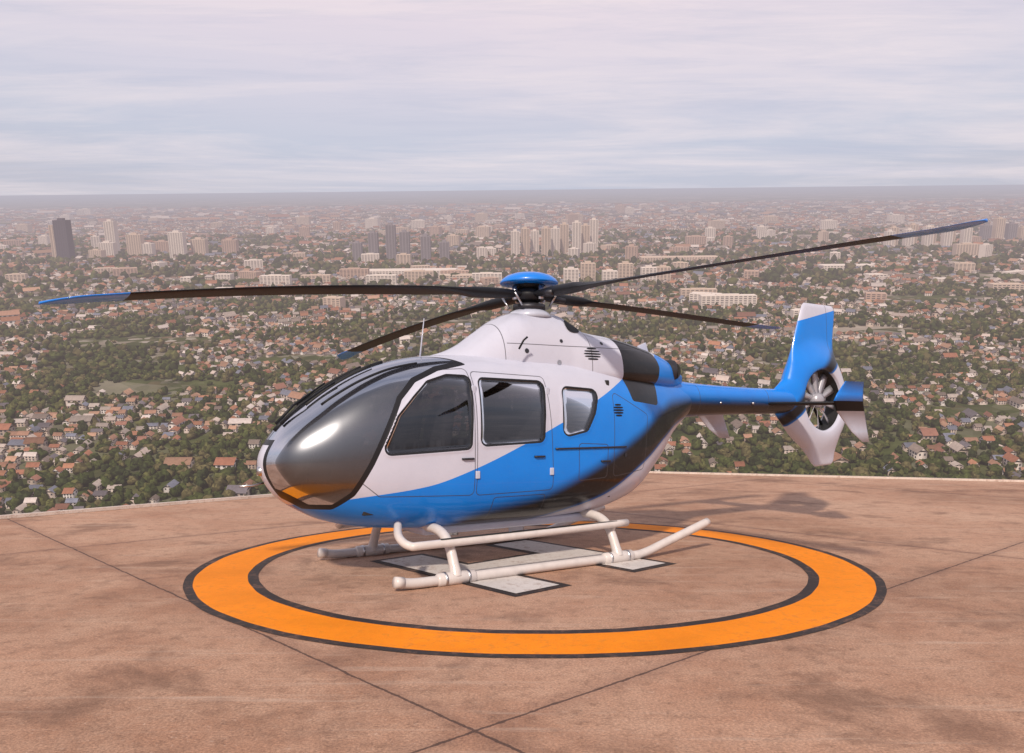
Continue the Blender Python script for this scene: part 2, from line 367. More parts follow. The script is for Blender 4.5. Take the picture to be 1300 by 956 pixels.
sgn=np.sign(((G-cen)*nr).sum(2,keepdims=True)); nr*=np.where(sgn==0,1,sgn)
I=(G-nr*.03).reshape(-1,3)
keep=(dg[F].max(1)>-.004)&(P[F][:,:,0].mean(1)>-1.0)&(P[F][:,:,0].mean(1)<3.12)
lin=mk('cabin_lining',I,F[keep].tolist(),inter,heli,True)
bbox('cabin_floor',(.85,0,.72),(3.1,1.12,.08),inter,heli,.01)
bbox('cockpit_floor',(2.55,0,.82),(.36,.62,.06),inter,heli,.01)
bbox('rear_bulkhead',(-.7,0,1.4),(.05,1.30,1.4),inter,heli,.01)
def seat(x,y,nm):
    bbox(nm+'_cushion',(x,y,1.0),(.48,.46,.14),seatm,heli,.05)
    bbox(nm+'_base',(x,y,.84),(.36,.36,.24),inter,heli,.03)
    bbox(nm+'_back',(x-.27,y,1.38),(.13,.46,.72),seatm,heli,.05,(0,math.radians(-8),0))
    bbox(nm+'_headrest',(x-.33,y,1.80),(.10,.26,.18),seatm,heli,.04)
seat(1.75,.36,'pilot_seat');seat(1.75,-.36,'copilot_seat')
for k,yy in enumerate((.4,0,-.4)): seat(.45,yy,'passenger_seat_%d'%k)
bbox('instrument_panel',(2.48,0,1.22),(.26,.66,.56),black,heli,.05,(0,math.radians(-18),0))
bbox('panel_glareshield',(2.45,0,1.50),(.42,.80,.05),black,heli,.02,(0,math.radians(8),0))
bbox('centre_console',(2.15,0,.94),(.6,.26,.38),inter,heli,.04)
for y in(.36,-.36): sweep('cyclic_stick',[(2.2,y,.76),(2.12,y,.98),(2.1,y,1.15)],.018,black,heli)
bbox('overhead_panel',(1.6,0,2.2),(.5,.3,.08),tan,heli,.02)

# --- cowling
ku=[1.40,1.2,1.0,.75,.5,.3,.0,-.28,-.42,-.62,-1.1,-1.6,-2.1,-2.45]
ctop=[2.34,2.40,2.49,2.66,2.82,2.90,2.925,2.92,2.85,2.74,2.68,2.58,2.43,2.22]
cw=[.10,.24,.33,.40,.44,.46,.47,.49,.52,.56,.59,.53,.38,.18]
cu=np.linspace(1.40,-2.45,200)
Gc=loft(cu,pchip(ku,cw,cu),pchip(ku,ctop,cu),np.full(200,2.0),np.full(200,2.22),pchip(ku,[2.2]*4+[2.5]*10,cu),200)
Pc=Gc.reshape(-1,3)
cow=mk('engine_cowling',Pc,gridfaces(200,200).tolist()+[tuple(range(199,-1,-1)),tuple(199*200+k for k in range(200))],PN,heli,True)
attrs(cow.data,Pc)
attr(cow.data,'sa',np.where(np.abs(Pc[:,0]+.55)<.1,Pc[:,0]+.55,np.where(np.abs(Pc[:,0]-.62)<.1,Pc[:,0]-.62,1)))
attr(cow.data,'sb',np.where(Pc[:,0]<.6,Pc[:,2]-2.50,1))
from mathutils.bvhtree import BVHTree
bv_p=BVHTree.FromPolygons([tuple(x) for x in P],[tuple(f) for f in F.tolist()])
bv_c=BVHTree.FromPolygons([tuple(x) for x in Pc],[tuple(f) for f in gridfaces(200,200).tolist()])
def side(u0,z0):
    best=0
    for b in(bv_p,bv_c):
        h=b.ray_cast(Vector((u0,3,z0)),Vector((0,-1,0)))
        if h[0] is not None: best=max(best,h[0].y)
    return best
def decal(name,u0,z0,au,az,mat,off=.006,sq=2.0,sgn_=1,nr_=6,seg=32):
    V=[(u0,sgn_*(side(u0,z0)+off),z0)];Fc=[]
    for r in range(1,nr_+1):
        for k in range(seg):
            a=2*math.pi*k/seg; c_=math.cos(a);s_=math.sin(a)
            x=u0+au*r/nr_*np.sign(c_)*abs(c_)**(2/sq); zz=z0+az*r/nr_*np.sign(s_)*abs(s_)**(2/sq)
            V.append((x,sgn_*(side(x,zz)+off),zz))
    for k in range(seg): Fc.append((0,1+k,1+(k+1)%seg))
    for r in range(nr_-1):
        for k in range(seg):
            a=1+r*seg+k;b=1+r*seg+(k+1)%seg; Fc.append((a,a+seg,b+seg,b))
    return mk(name,V,Fc,mat,heli,True)
for sg in(1,-1):
    for (u0,z0,au,n,mt) in((-.56,2.42,.12,5,black),(-.80,1.74,.09,5,black)):
        for k in range(n):
            zz=z0+(k-(n-1)/2)*.032; ww=au*math.sqrt(max(.15,1-((k-(n-1)/2)/(n/2))**2))
            decal('vent_louvre',u0,zz,ww,.010,mt,.006,2.5,sg,2,20)
    decal('intake_opening',-.38,2.76,.11,.085,black,.012,2.6,sg)
    decal('fuel_cap',-.1,2.3,.03,.03,metal,.006,2,sg,2)
    decal('service_port',.35,2.42,.028,.028,dmetal,.006,2,sg,2)
    decal('service_port',-.15,2.56,.022,.022,dmetal,.006,2,sg,2)
    decal('service_port',-.75,2.56,.02,.02,dmetal,.006,2,sg,2)
    decal('tie_down_port',-.9,1.2,.025,.025,dmetal,.006,2,sg,2)
    sweep('exhaust_pipe',bezier([(-1.80,sg*.14,2.30),(-2.0,sg*.22,2.28),(-2.17,sg*.29,2.27)],6),[.15]*6+[.15]*6+[.145],dmetal,heli,24,False)
    mk('exhaust_interior',[(-2.13,sg*.275,2.27)]+[(-2.13-.07*math.cos(a),sg*.275+.125*math.cos(a)*sg,2.27+.135*math.sin(a)) for a in np.linspace(0,2*math.pi,24,endpoint=False)],[(0,1+k,1+(k+1)%24) for k in range(24)],rubber,heli)
    for (hu,hz) in((1.34,1.22),(.42,1.22),(-.55,1.14)):
        y=side(hu,hz)+.018; sweep('door_handle',[(hu-.07,sg*(y-.015),hz),(hu-.055,sg*y,hz),(hu+.055,sg*y,hz),(hu+.07,sg*(y-.015),hz)],.011,dmetal,heli,8)
    for (hu,hz) in((1.22,1.95),(1.22,1.05),(.25,1.95),(.25,1.05)):
        y=side(hu,hz); bbox('door_hinge',(hu,sg*(y+.004),hz),(.05,.02,.08),wpaint,heli,.006)
    pts=[(uu,sg*(side(uu,1.30)+.012),1.30) for uu in np.linspace(.2,-.9,14)]
    sweep('sliding_door_rail',pts,.010,dmetal,heli,8)
    sweep('grab_rod',[(.55,sg*.58,2.42),(.50,sg*.60,2.52),(.46,sg*.62,2.56)],.012,black,heli,8)
def shield_pt(uu,vv,off=.03):
    h=bv_p.ray_cast(Vector((uu,vv,4)),Vector((0,0,-1)))
    return Vector((uu,vv,h[0].z+off)) if h[0] is not None else Vector((uu,vv,1.5))
for sg in(1,-1):
    sweep('wiper_arm',[shield_pt(3.08,sg*.08,.03),shield_pt(2.9,sg*.10,.06),shield_pt(2.55,sg*.14,.05)],[.018,.013,.009],black,heli,8)
    sweep('wiper_blade',[shield_pt(x,sg*.13,.026) for x in np.linspace(2.85,2.15,9)],.013,rubber,heli,8)
    sweep('roof_window_bar',[shield_pt(x,sg*(.27+.12*(3.0-x)),.003) for x in np.linspace(2.75,1.75,14)],.012,black,heli,8)
sweep('windshield_centre_post',[shield_pt(x,0,.004) for x in np.linspace(3.12,1.96,20)],.022,black,heli,8)
sweep('whip_antenna',[(1.55,.1,2.3),(1.50,.1,2.75)],[.010,.005],wpaint,heli,8)
bbox('blade_antenna',(-1.9,0,2.55),(.16,.02,.2),wpaint,heli,.008,(0,.35,0))
sweep('pitot_tube',[(3.15,-.12,1.0),(3.3,-.12,.97),(3.42,-.12,.97)],.010,metal,heli,8)
sweep('nose_light',[(3.20,.0,1.12),(3.285,0,1.12)],[.05,.045],metal,heli,20)
bbox('belly_antenna',(.2,0,.38),(.2,.02,.16),wpaint,heli,.008)
sweep('landing_light',[(1.2,.2,.46),(1.2,.2,.36)],[.07,.08],metal,heli,18)
bbox('belly_fairing',(.5,0,.45),(2.3,.8,.10),wpaint,heli,.04)

# --- tail boom
bu=np.linspace(-2.2,-5.15,60)
bw=pchip([-2.2,-2.7,-3.3,-4.2,-5.15],[.30,.235,.20,.17,.15],bu)
bh=pchip([-2.2,-2.7,-3.3,-4.2,-5.15],[.30,.245,.215,.195,.19],bu); bz=pchip([-2.2,-2.7,-5.15],[1.91,1.90,1.90],bu)
Gb=loft(bu,bw,bz+bh,bz-bh,bz,np.full(60,2.2),64); Pb=Gb.reshape(-1,3)
boom=mk('tail_boom',Pb,gridfaces(60,64).tolist(),PN,heli,True)
attrs(boom.data,Pb,False); attr(boom.data,'sa',np.where(np.abs(Pb[:,0]+2.75)<.15,Pb[:,0]+2.75,1)); attr(boom.data,'sb',np.where(np.abs(Pb[:,0]+4.3)<.15,Pb[:,0]+4.3,1))
for uu,zz in((-3.2,1.86),(-3.9,1.86)):
    for sg in(1,-1): sweep('boom_light',[(uu,sg*.17,zz),(uu,sg*.215,zz)],[.022,.014],metal,heli,10)
# --- fin with ducted fan
fc=(-5.67,1.93); 
fin=[(-4.62,2.08),(-4.88,2.25),(-5.02,2.55),(-5.16,2.95),(-5.36,3.46),(-5.42,3.50),(-6.16,3.50),(-6.21,3.46),(-6.14,3.0),(-6.12,2.65),(-6.22,2.35),(-6.30,2.1),(-6.31,1.8),(-6.26,1.5),(-6.16,1.32),(-6.10,.92),(-6.05,.88),(-5.62,.86),(-5.56,.90),(-5.36,1.15),(-5.05,1.36),(-4.78,1.58),(-4.62,1.74)]
NT=240;NR=34
def rout(th):
    best=9
    dx,dz=math.cos(th),math.sin(th)
    for i in range(len(fin)):
        ax,az=fin[i][0]-fc[0],fin[i][1]-fc[1]; bx,bz_=fin[(i+1)%len(fin)][0]-fc[0],fin[(i+1)%len(fin)][1]-fc[1]
        ex,ez=bx-ax,bz_-az; den=dx*ez-dz*ex
        if abs(den)<1e-9: continue
        t=(ax*ez-az*ex)/den; s_=(ax*dz-az*dx)/den
        if t>0 and -1e-6<=s_<=1+1e-6: best=min(best,t)
    return best
RI=.49
V=[];Fn=[]
ro_=[rout(2*math.pi*j/NT) for j in range(NT)]
for sg in(1,-1):
    for k in range(NR+1):
        q=k/NR
        for j in range(NT):
            th=2*math.pi*j/NT; ro=ro_[j]; r=RI+(ro-RI)*q
            dd=r-RI
            base_=.045+.135*float(1-sstep(.08,.55,np.array(dd)))
            t_=base_*math.sqrt(max(0,1-q**8))*(1-.10*math.exp(-dd/.02))
            if q==1: t_=0
            V.append((fc[0]+r*math.cos(th),sg*t_,fc[1]+r*math.sin(th)))
def vid(s,k,j): return s*(NR+1)*NT+k*NT+j%NT
for s in(0,1):
    for k in range(NR):
        for j in range(NT):
            f=(vid(s,k,j),vid(s,k,j+1),vid(s,k+1,j+1),vid(s,k+1,j))
            Fn.append(f if s==1 else f[::-1])
for j in range(NT): Fn.append((vid(0,0,j),vid(0,0,j+1),vid(1,0,j+1),vid(1,0,j)))
finob=mk('tail_fin_and_fan_shroud',V,Fn,PN,heli,True)
Pf=np.array(V); fu,fz=Pf[:,0],Pf[:,2]
line=2.42-.83*(fu+5.67)
attr(finob.data,'fb',np.minimum(fz-line+.25,3.33-.25*(fu+5.8)-fz))
fk=sstep(line-.28,line-.18,fz)*(1-sstep(line-.05,line+.12,fz)); attr(finob.data,'fk',fk)
attr(finob.data,'fp',np.ones(len(V))); attr(finob.data,'sa',np.ones(len(V))); attr(finob.data,'sb',np.where(np.abs(fu+5.95)<.08,np.where(fz>2.6,fu+5.95,1),1))
sweep('fan_hub',[(fc[0],.12,fc[1]),(fc[0],.09,fc[1]),(fc[0],-.1,fc[1]),(fc[0],-.13,fc[1])],[.06,.12,.12,.06],fanp,heli,24)
sweep('duct_liner',[(fc[0],.12,fc[1]),(fc[0],-.14,fc[1])],[.486,.486],rubber,heli,64,False)
for k in range(10):
    a=2*math.pi*k/10+.2; d=Vector((math.cos(a),0,math.sin(a))); t=Vector((-math.sin(a),0,math.cos(a))); y=Vector((0,1,0)); c0=Vector((fc[0],.02,fc[1]))
    V=[];Fk=[]
    for i,r in enumerate(np.linspace(.10,.475,6)):
        tw=math.radians(48-30*(r/.475)); cdir=t*math.cos(tw)+y*math.sin(tw); nd=t*-math.sin(tw)+y*math.cos(tw); ch=.05+.018*(r/.475)
        for (p,q) in((-1,0),(0,.1),(1,0),(0,-.1)): V.append(c0+d*r+cdir*ch*p+nd*ch*q)
    for i in range(5):
        for m_ in range(4): Fk.append((i*4+m_,i*4+(m_+1)%4,(i+1)*4+(m_+1)%4,(i+1)*4+m_))
    Fk.append((20,21,22,23)); mk('fan_blade_%d'%k,V,Fk,fanp,heli,True)
for k in range(7):
    a=2*math.pi*k/7+.5; sweep('fan_stator_%d'%k,[(fc[0]+.08*math.cos(a),-.09,fc[1]+.08*math.sin(a)),(fc[0]+.49*math.cos(a),-.09,fc[1]+.49*math.sin(a))],.022,black,heli,8)
def airfoil_slab(name,stations,mat,thick_dir,parent=heli,nseg=16):
    V=[];Fk=[]
    for (lead,trail,th) in stations:
        lead=Vector(lead);trail=Vector(trail)
        for k in range(nseg):
            a=2*math.pi*k/nseg; x=(1-math.cos(a))/2; y=math.sin(a)*(1-x*.75)*.5*th*1.3
            V.append(lead.lerp(trail,x)+Vector(thick_dir)*y)
    n=len(stations)
    for i in range(n-1):
        for k in range(nseg): Fk.append((i*nseg+k,i*nseg+(k+1)%nseg,(i+1)*nseg+(k+1)%nseg,(i+1)*nseg+k))
    Fk.append(tuple(range(nseg)));Fk.append(tuple((n-1)*nseg+k for k in range(nseg)))
    return mk(name,V,Fk,mat,parent,True)
airfoil_slab('horizontal_stabiliser',[((-4.32,-1.30,1.86),(-4.78,-1.30,1.84),.05),((-4.28,0,1.86),(-4.80,0,1.84),.07),((-4.32,1.30,1.86),(-4.78,1.30,1.84),.05)],black,(0,0,1))
for sg in(1,-1):
    y=sg*1.31
    airfoil_slab('stabiliser_end_plate_top',[((-4.50,y,2.16),(-4.92,y+sg*.02,2.16),.02),((-4.30,y,1.98),(-4.93,y,1.98),.035),((-4.22,y,1.88),(-4.92,y,1.88),.04)],bpaint,(0,1,0))
    airfoil_slab('stabiliser_end_plate_mid',[((-4.22,y,1.88),(-4.92,y,1.88),.041),((-4.28,y,1.74),(-4.95,y,1.74),.041)],black,(0,1,0))
    airfoil_slab('stabiliser_end_plate_low',[((-4.28,y,1.74),(-4.95,y,1.74),.04),((-4.62,y,1.45),(-5.05,y-sg*.02,1.45),.03),((-4.88,y,1.30),(-5.10,y-sg*.03,1.30),.02)],wpaint,(0,1,0))
# --- landing gear
def mirror(p,s): return [(a,b*s,c) for a,b,c in p]
for sg in(1,-1):
    pts=bezier([(2.24,1.0,.085),(2.10,1.0,.062),(1.9,1.0,.055),(1.2,1.0,.055),(.2,1.0,.055),(-.7,1.0,.055),(-.95,1.0,.07),(-1.3,1.0,.16),(-2.02,1.0,.35)],8)
    sweep('skid_tube',mirror(pts,sg),.05,gpaint,heli,16)
    sweep('skid_end_cap',mirror([(2.18,1,.075),(2.27,1,.092)],sg),[.056,.052],gpaint,heli,16)
    for x in(1.6,-.53): 
        sweep('skid_sleeve',mirror([(x+.22,1,.058),(x+.2,1,.058),(x-.2,1,.058),(x-.22,1,.058)],sg),[.05,.066,.066,.05],gpaint,heli,16)
        sweep('skid_shoe',mirror([(x+.32,1,.02),(x-.32,1,.02)],sg),.018,dmetal,heli,8)
        for q in(-.13,.13): sweep('sleeve_clamp',mirror([(x+q-.012,1,.058),(x+q+.012,1,.058)],sg),.071,metal,heli,16)
    st=bezier([(2.02,.55,.56),(2.10,.74,.47),(2.06,.90,.40),(1.85,.95,.40),(.5,.95,.41),(-.72,.95,.43)],6)
    sweep('boarding_step',mirror(st,sg),.042,gpaint,heli,14)
    bbox('step_tread',(.6,sg*.95,.452),(2.3,.05,.006),rubber,heli,0,(0,math.radians(.5),0))
    for x in(1.6,-.53): sweep('step_bracket',mirror([(x,.95,.41),(x,.88,.30)],sg),.022,gpaint,heli,8)
for x in(1.6,-.53):
    cp=bezier([(x,1.0,.07),(x,.97,.16),(x,.86,.36),(x,.70,.47),(x,.4,.50),(x,-.4,.50),(x,-.70,.47),(x,-.86,.36),(x,-.97,.16),(x,-1.0,.07)],7)
    n=len(cp); sweep('cross_tube',cp,[.052+.018*math.exp(-((i-0)/5)**2)+.018*math.exp(-((n-1-i)/5)**2) for i in range(n)],gpaint,heli,16)
# --- rotor
tip={4.0:2.60,94.5:3.05,184.5:3.10,274.5:2.67}
sweep('rotor_mast',[(0,0,2.85),(0,0,3.30)],.085,dmetal,heli,24)
sweep('mast_boot',[(0,0,2.86),(0,0,2.93),(0,0,2.97)],[.30,.24,.17],wpaint,heli,28)
sweep('swashplate',[(0,0,2.965),(0,0,3.03)],[.20,.20],dmetal,heli,28)
sweep('hub_body',[(0,0,3.06),(0,0,3.09),(0,0,3.20),(0,0,3.23)],[.12,.19,.19,.13],black,heli,28)
capP=[(0.001,3.425),(.10,3.422),(.20,3.408),(.28,3.38),(.335,3.34),(.36,3.30),(.355,3.285),(.30,3.275),(.2,3.27)]
V=[];Fk=[]
for r,zz in capP:
    for k in range(48):
        a=2*math.pi*k/48; V.append((r*math.cos(a),r*math.sin(a),zz))
for i in range(len(capP)-1):
    for k in range(48): Fk.append((i*48+k,(i+1)*48+k,(i+1)*48+(k+1)%48,i*48+(k+1)%48))
mk('rotor_cap',V,Fk,bpaint,heli,True)
sweep('cap_stem',[(0,0,3.2),(0,0,3.29)],[.12,.22],black,heli,24)
for ang,zt in tip.items():
    a=math.radians(ang); d=Vector((math.cos(a),math.sin(a),0)); t=Vector((-math.sin(a),math.cos(a),0)); up=Vector((0,0,1))
    R=5.2; z0=3.15
    def zb(r):
        x=(r-.15)/(R-.15); return z0+(zt-z0)*(.45*x+.55*x*x)
    rs=[.16,.25,.36,.5,.68,.85,1.0,1.2,1.45]+list(np.linspace(1.7,4.85,22))+[4.95,5.05,5.14,5.19,5.2]
    ch=pchip([.16,.36,.6,.85,1.2,1.5,4.9,5.1,5.2],[.16,.15,.19,.21,.26,.31,.31,.22,.07],np.array(rs))
    tk=pchip([.16,.6,.9,1.3,1.7,5.2],[.085,.13,.12,.065,.048,.036],np.array(rs))
    pk=1.0 if ang<100 else -.1
    pt=pchip([.16,.8,1.5,5.2],[2*pk,8*pk,11*pk,5*pk],np.array(rs)); sw=pchip([.16,4.85,5.2],[0,0,-.10],np.array(rs))
    V=[];Fk=[];ns=18
    for i,r in enumerate(rs):
        th=math.radians(pt[i]); cd=t*math.cos(th)+up*math.sin(th); nd=-t*math.sin(th)+up*math.cos(th)
        c0=d*r+up*zb(r)+t*sw[i]
        for k in range(ns):
            b=2*math.pi*k/ns; x=math.cos(b); y=math.sin(b)*(1 if r<1 else (.62+.38*x))
            V.append(c0+cd*(x*ch[i]/2)+nd*(y*tk[i]/2))
    for i in range(len(rs)-1):
        for k in range(ns): Fk.append((i*ns+k,i*ns+(k+1)%ns,(i+1)*ns+(k+1)%ns,(i+1)*ns+k))
    Fk.append(tuple((len(rs)-1)*ns+k for k in range(ns)))
    ob=mk('rotor_blade',V,Fk,black,heli,True)
    ob.data.materials.append(bpaint)
    for p in ob.data.polygons:
        c_=p.center; 
        if 4.62<Vector((c_.x,c_.y)).length<5.3: p.material_index=1
    sweep('pitch_link',[d*.22+t*.14+up*3.0,d*.34+t*.15+up*3.14],.014,metal,heli,8)
    sweep('lag_damper',[d*.34-t*.07+up*3.13,d*.52-t*.07+up*3.12],.035,dmetal,heli,12)
    sweep('hub_bolt',[d*.22+up*3.08,d*.22+up*3.25],.035,metal,heli,12)

# ------------------------------------------------------------------ city on the rising valley side
ALPHA=math.radians(16.3); H=250.0
M=Matrix.Translation((0,0,CAMH))@Matrix.Rotation(ALPHA,4,'X')@Matrix.Rotation(math.radians(-.6),4,'Y')@Matrix.Translation((0,0,-H))
def hazed(mat,nt,out,shader,L=5000.):  # aerial haze painted into the material: glowing haze colour blended in by distance
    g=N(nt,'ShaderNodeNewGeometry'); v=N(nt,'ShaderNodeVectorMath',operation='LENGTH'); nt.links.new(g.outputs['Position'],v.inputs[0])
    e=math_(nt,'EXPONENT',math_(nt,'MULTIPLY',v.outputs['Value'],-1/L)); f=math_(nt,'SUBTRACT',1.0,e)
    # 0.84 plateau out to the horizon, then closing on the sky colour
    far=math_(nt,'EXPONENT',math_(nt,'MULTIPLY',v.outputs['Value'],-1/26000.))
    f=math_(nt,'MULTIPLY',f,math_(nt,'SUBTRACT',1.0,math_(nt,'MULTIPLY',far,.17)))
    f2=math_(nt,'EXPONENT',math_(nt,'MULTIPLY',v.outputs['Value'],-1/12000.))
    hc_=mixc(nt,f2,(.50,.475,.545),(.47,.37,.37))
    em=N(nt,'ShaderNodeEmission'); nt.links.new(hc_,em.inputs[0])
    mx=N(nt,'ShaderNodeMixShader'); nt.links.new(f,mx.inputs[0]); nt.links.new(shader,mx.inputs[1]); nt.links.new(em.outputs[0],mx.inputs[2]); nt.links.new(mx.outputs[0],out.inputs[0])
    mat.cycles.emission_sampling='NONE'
def attrmat(name):
    m=bpy.data.materials.new(name); nt,out=nodes(m)
    a=N(nt,'ShaderNodeAttribute'); a.attribute_name='col'
    tc=N(nt,'ShaderNodeTexCoord'); n_=noise(nt,tc.outputs['Object'],.35,2,.7)
    c=mixc(nt,.35,a.outputs['Color'],mixc(nt,n_,(0,0,0),(1,1,1)),'OVERLAY')
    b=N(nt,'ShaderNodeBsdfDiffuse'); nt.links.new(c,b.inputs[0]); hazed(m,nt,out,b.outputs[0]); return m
CM=attrmat('city_surface'); FM=attrmat('canopy_surface')
def tmat():
    m=bpy.data.materials.new('terrain_surface'); nt,out=nodes(m)
    tc=N(nt,'ShaderNodeTexCoord'); P=tc.outputs['Object']
    vo=N(nt,'ShaderNodeTexVoronoi'); vo.inputs['Scale'].default_value=1/16.; nt.links.new(P,vo.inputs['Vector'])
    sp=N(nt,'ShaderNodeSeparateColor'); nt.links.new(vo.outputs['Color'],sp.inputs[0])
    urb=ramp(nt,sp.outputs[0],[(0,(.045,.05,.022)),(.42,(.06,.06,.03)),(.50,(.15,.11,.085)),(.66,(.22,.13,.10)),(.76,(.30,.25,.22)),(.88,(.50,.43,.40)),(1,(.60,.54,.52))],'CONSTANT')
    vo2=N(nt,'ShaderNodeTexVoronoi'); vo2.inputs['Scale'].default_value=1/70.; nt.links.new(P,vo2.inputs['Vector'])
    sp2=N(nt,'ShaderNodeSeparateColor'); nt.links.new(vo2.outputs['Color'],sp2.inputs[0])
    urb=mixc(nt,math_(nt,'MULTIPLY',math_(nt,'GREATER_THAN',sp2.outputs[0],.82),.7),urb,(.40,.33,.30))
    vo3=N(nt,'ShaderNodeTexVoronoi'); vo3.inputs['Scale'].default_value=1/260.; nt.links.new(P,vo3.inputs['Vector'])
    sp4=N(nt,'ShaderNodeSeparateColor'); nt.links.new(vo3.outputs['Color'],sp4.inputs[0])
    urb=mixc(nt,math_(nt,'MULTIPLY',math_(nt,'GREATER_THAN',sp4.outputs[1],.80),.75),urb,(.56,.46,.42))
    grn=ramp(nt,noise(nt,P,1/60.,6,.7),[(.3,(.030,.040,.014)),(.5,(.055,.070,.022)),(.65,(.09,.105,.038)),(.8,(.14,.13,.055))])
    mp=N(nt,'ShaderNodeMapping'); mp.inputs['Scale'].default_value=(1,2.0,1); nt.links.new(P,mp.inputs['Vector'])
    f=ramp(nt,noise(nt,mp.outputs[0],1/1100.,9,.68,.3),[(.45,(0,0,0)),(.53,(1,1,1))])
    s3=N(nt,'ShaderNodeSeparateXYZ'); nt.links.new(P,s3.inputs[0])
    near=math_(nt,'SUBTRACT',1.0,math_(nt,'DIVIDE',math_(nt,'SUBTRACT',s3.outputs[1],900.),900.,clamp=True),clamp=True)
    f=math_(nt,'MAXIMUM',f,math_(nt,'MULTIPLY',near,.85))
    c=mixc(nt,f,urb,grn)
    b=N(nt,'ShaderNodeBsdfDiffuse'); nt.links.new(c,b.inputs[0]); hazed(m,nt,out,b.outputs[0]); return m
TM=tmat()
xs=np.linspace(-60000,60000,41); ys=np.array([-400,0,400,1000,2000,4000,8000,16000,30000,60000,90000.])
V=[(x,y,0) for y in ys for x in xs]; Ft=[(j*41+i,j*41+i+1,(j+1)*41+i+1,(j+1)*41+i) for j in range(len(ys)-1) for i in range(40)]
ter=mk('terrain',V,Ft,TM); ter.matrix_world=M
def dens(x,y):
    return (np.sin(x/310+1.3+np.sin(y/270))+np.sin(y/230+.7+1.3*np.sin(x/410))+.8*np.sin((x+y)/150+2*np.sin((x-y)/330))+.5*np.sin(x/71+y/93))/2.2
def dens2(x,y):
    return (np.sin(x/83+2*np.sin(y/110+1))+np.sin(y/61+1.7*np.sin(x/97))+.7*np.sin((x-1.6*y)/45))/1.8
# open meadows and sports fields (distance-frame ellipses, metres)
FIELDS=[(-470,1010,95,42),(-640,1330,120,50),(-330,1180,70,34),(620,1370,110,40),(900,1750,170,60),(-150,1500,120,42),(-1050,1900,190,60),(330,930,60,26),(520,860,55,22),(-800,2250,200,60),(1350,2200,220,60)]
def infield(x,y):
    k=np.zeros(len(x),bool)
    for fx,fy,a,b in FIELDS:
        wv=1+.25*np.sin(3*np.arctan2(y-fy,x-fx)+fx)
        k|=((x-fx)/a)**2+((y-fy)/b)**2<wv
    return k
def build(name,tv,tf,pos,scl,rot,tcol,mat):
    n=len(pos); tv=np.asarray(tv,float); 
    if tv.ndim==2: tv=np.broadcast_to(tv,(n,)+tv.shape)
    v=tv*scl[:,None,:]; c=np.cos(rot)[:,None];s=np.sin(rot)[:,None]
    x=v[:,:,0]*c-v[:,:,1]*s; y=v[:,:,0]*s+v[:,:,1]*c
    W=np.stack([x+pos[:,0:1],y+pos[:,1:2],v[:,:,2]+pos[:,2:3]],-1)
    nv=tv.shape[1]; tf=np.asarray(tf); nf=len(tf)
    Fc=(tf[None]+np.arange(n)[:,None,None]*nv).reshape(-1,3)
    me=bpy.data.meshes.new(name); me.vertices.add(n*nv); me.vertices.foreach_set('co',W.astype(np.float32).ravel())
    me.loops.add(len(Fc)*3); me.loops.foreach_set('vertex_index',Fc.astype(np.int32).ravel())
    me.polygons.add(len(Fc)); me.polygons.foreach_set('loop_start',np.arange(0,len(Fc)*3,3,dtype=np.int32)); me.polygons.foreach_set('loop_total',np.full(len(Fc),3,np.int32))
    me.update(calc_edges=True)
    a=me.attributes.new('col','FLOAT_COLOR','FACE'); cc=np.ones((len(Fc),4),np.float32); cc[:,:3]=tcol.reshape(-1,3); a.data.foreach_set('color',cc.ravel())
    me.materials.append(mat); ob=bpy.data.objects.new(name,me); scene.collection.objects.link(ob); ob.matrix_world=M; return ob
hv=[(-.5,-.5,0),(.5,-.5,0),(.5,.5,0),(-.5,.5,0),(-.5,-.5,.62),(.5,-.5,.62),(.5,.5,.62),(-.5,.5,.62),
    (-.57,-.60,.58),(.57,-.60,.58),(.57,.60,.58),(-.57,.60,.58),(-.57,0,1.0),(.57,0,1.0),(-.5,0,.97),(.5,0,.97)]
hf=[(0,1,5),(0,5,4),(1,2,6),(1,6,5),(2,3,7),(2,7,6),(3,0,4),(3,4,7),(4,7,14),(5,15,6),(8,9,13),(8,13,12),(10,11,12),(10,12,13)]
hg=[0]*10+[1]*4
for sx in(-.3,0,.3):
    for sy in(-.503,.503):
        for z0 in(.08,.34):
            k=len(hv); wq=.08
            hv+=[(sx-wq,sy,z0),(sx+wq,sy,z0),(sx+wq,sy,z0+.17),(sx-wq,sy,z0+.17)]
            hf+=[(k,k+1,k+2),(k,k+2,k+3)]; hg+=[2,2]
for sx in(-.503,.503):
    for sy in(-.25,.25):
        z0=.32; k=len(hv); wq=.09
        hv+=[(sx,sy-wq,z0),(sx,sy+wq,z0),(sx,sy+wq,z0+.18),(sx,sy-wq,z0+.18)]; hf+=[(k,k+1,k+2),(k,k+2,k+3)]; hg+=[2,2]
hg=np.array(hg)
def scatter(y0,y1,step,ang=.78,jit=.35):
    X,Y=np.meshgrid(np.arange(-y1*ang,y1*ang,step),np.arange(y0,y1,step)); X=X.ravel();Y=Y.ravel()
    X=X+rng.uniform(-jit,jit,X.shape)*step;Y=Y+rng.uniform(-jit,jit,Y.shape)*step
    k=np.abs(X)<Y*ang; return X[k],Y[k]
roofc=np.array([(.29,.13,.085),(.24,.12,.09),(.35,.20,.14),(.20,.16,.14),(.34,.29,.26),(.55,.48,.45),(.14,.125,.14),(.17,.18,.23),(.38,.23,.16),(.24,.13,.09),(.46,.38,.34),(.33,.16,.10)])
wallc=np.array([(.76,.67,.61),(.66,.55,.46),(.80,.75,.72),(.56,.46,.39),(.72,.60,.54)])
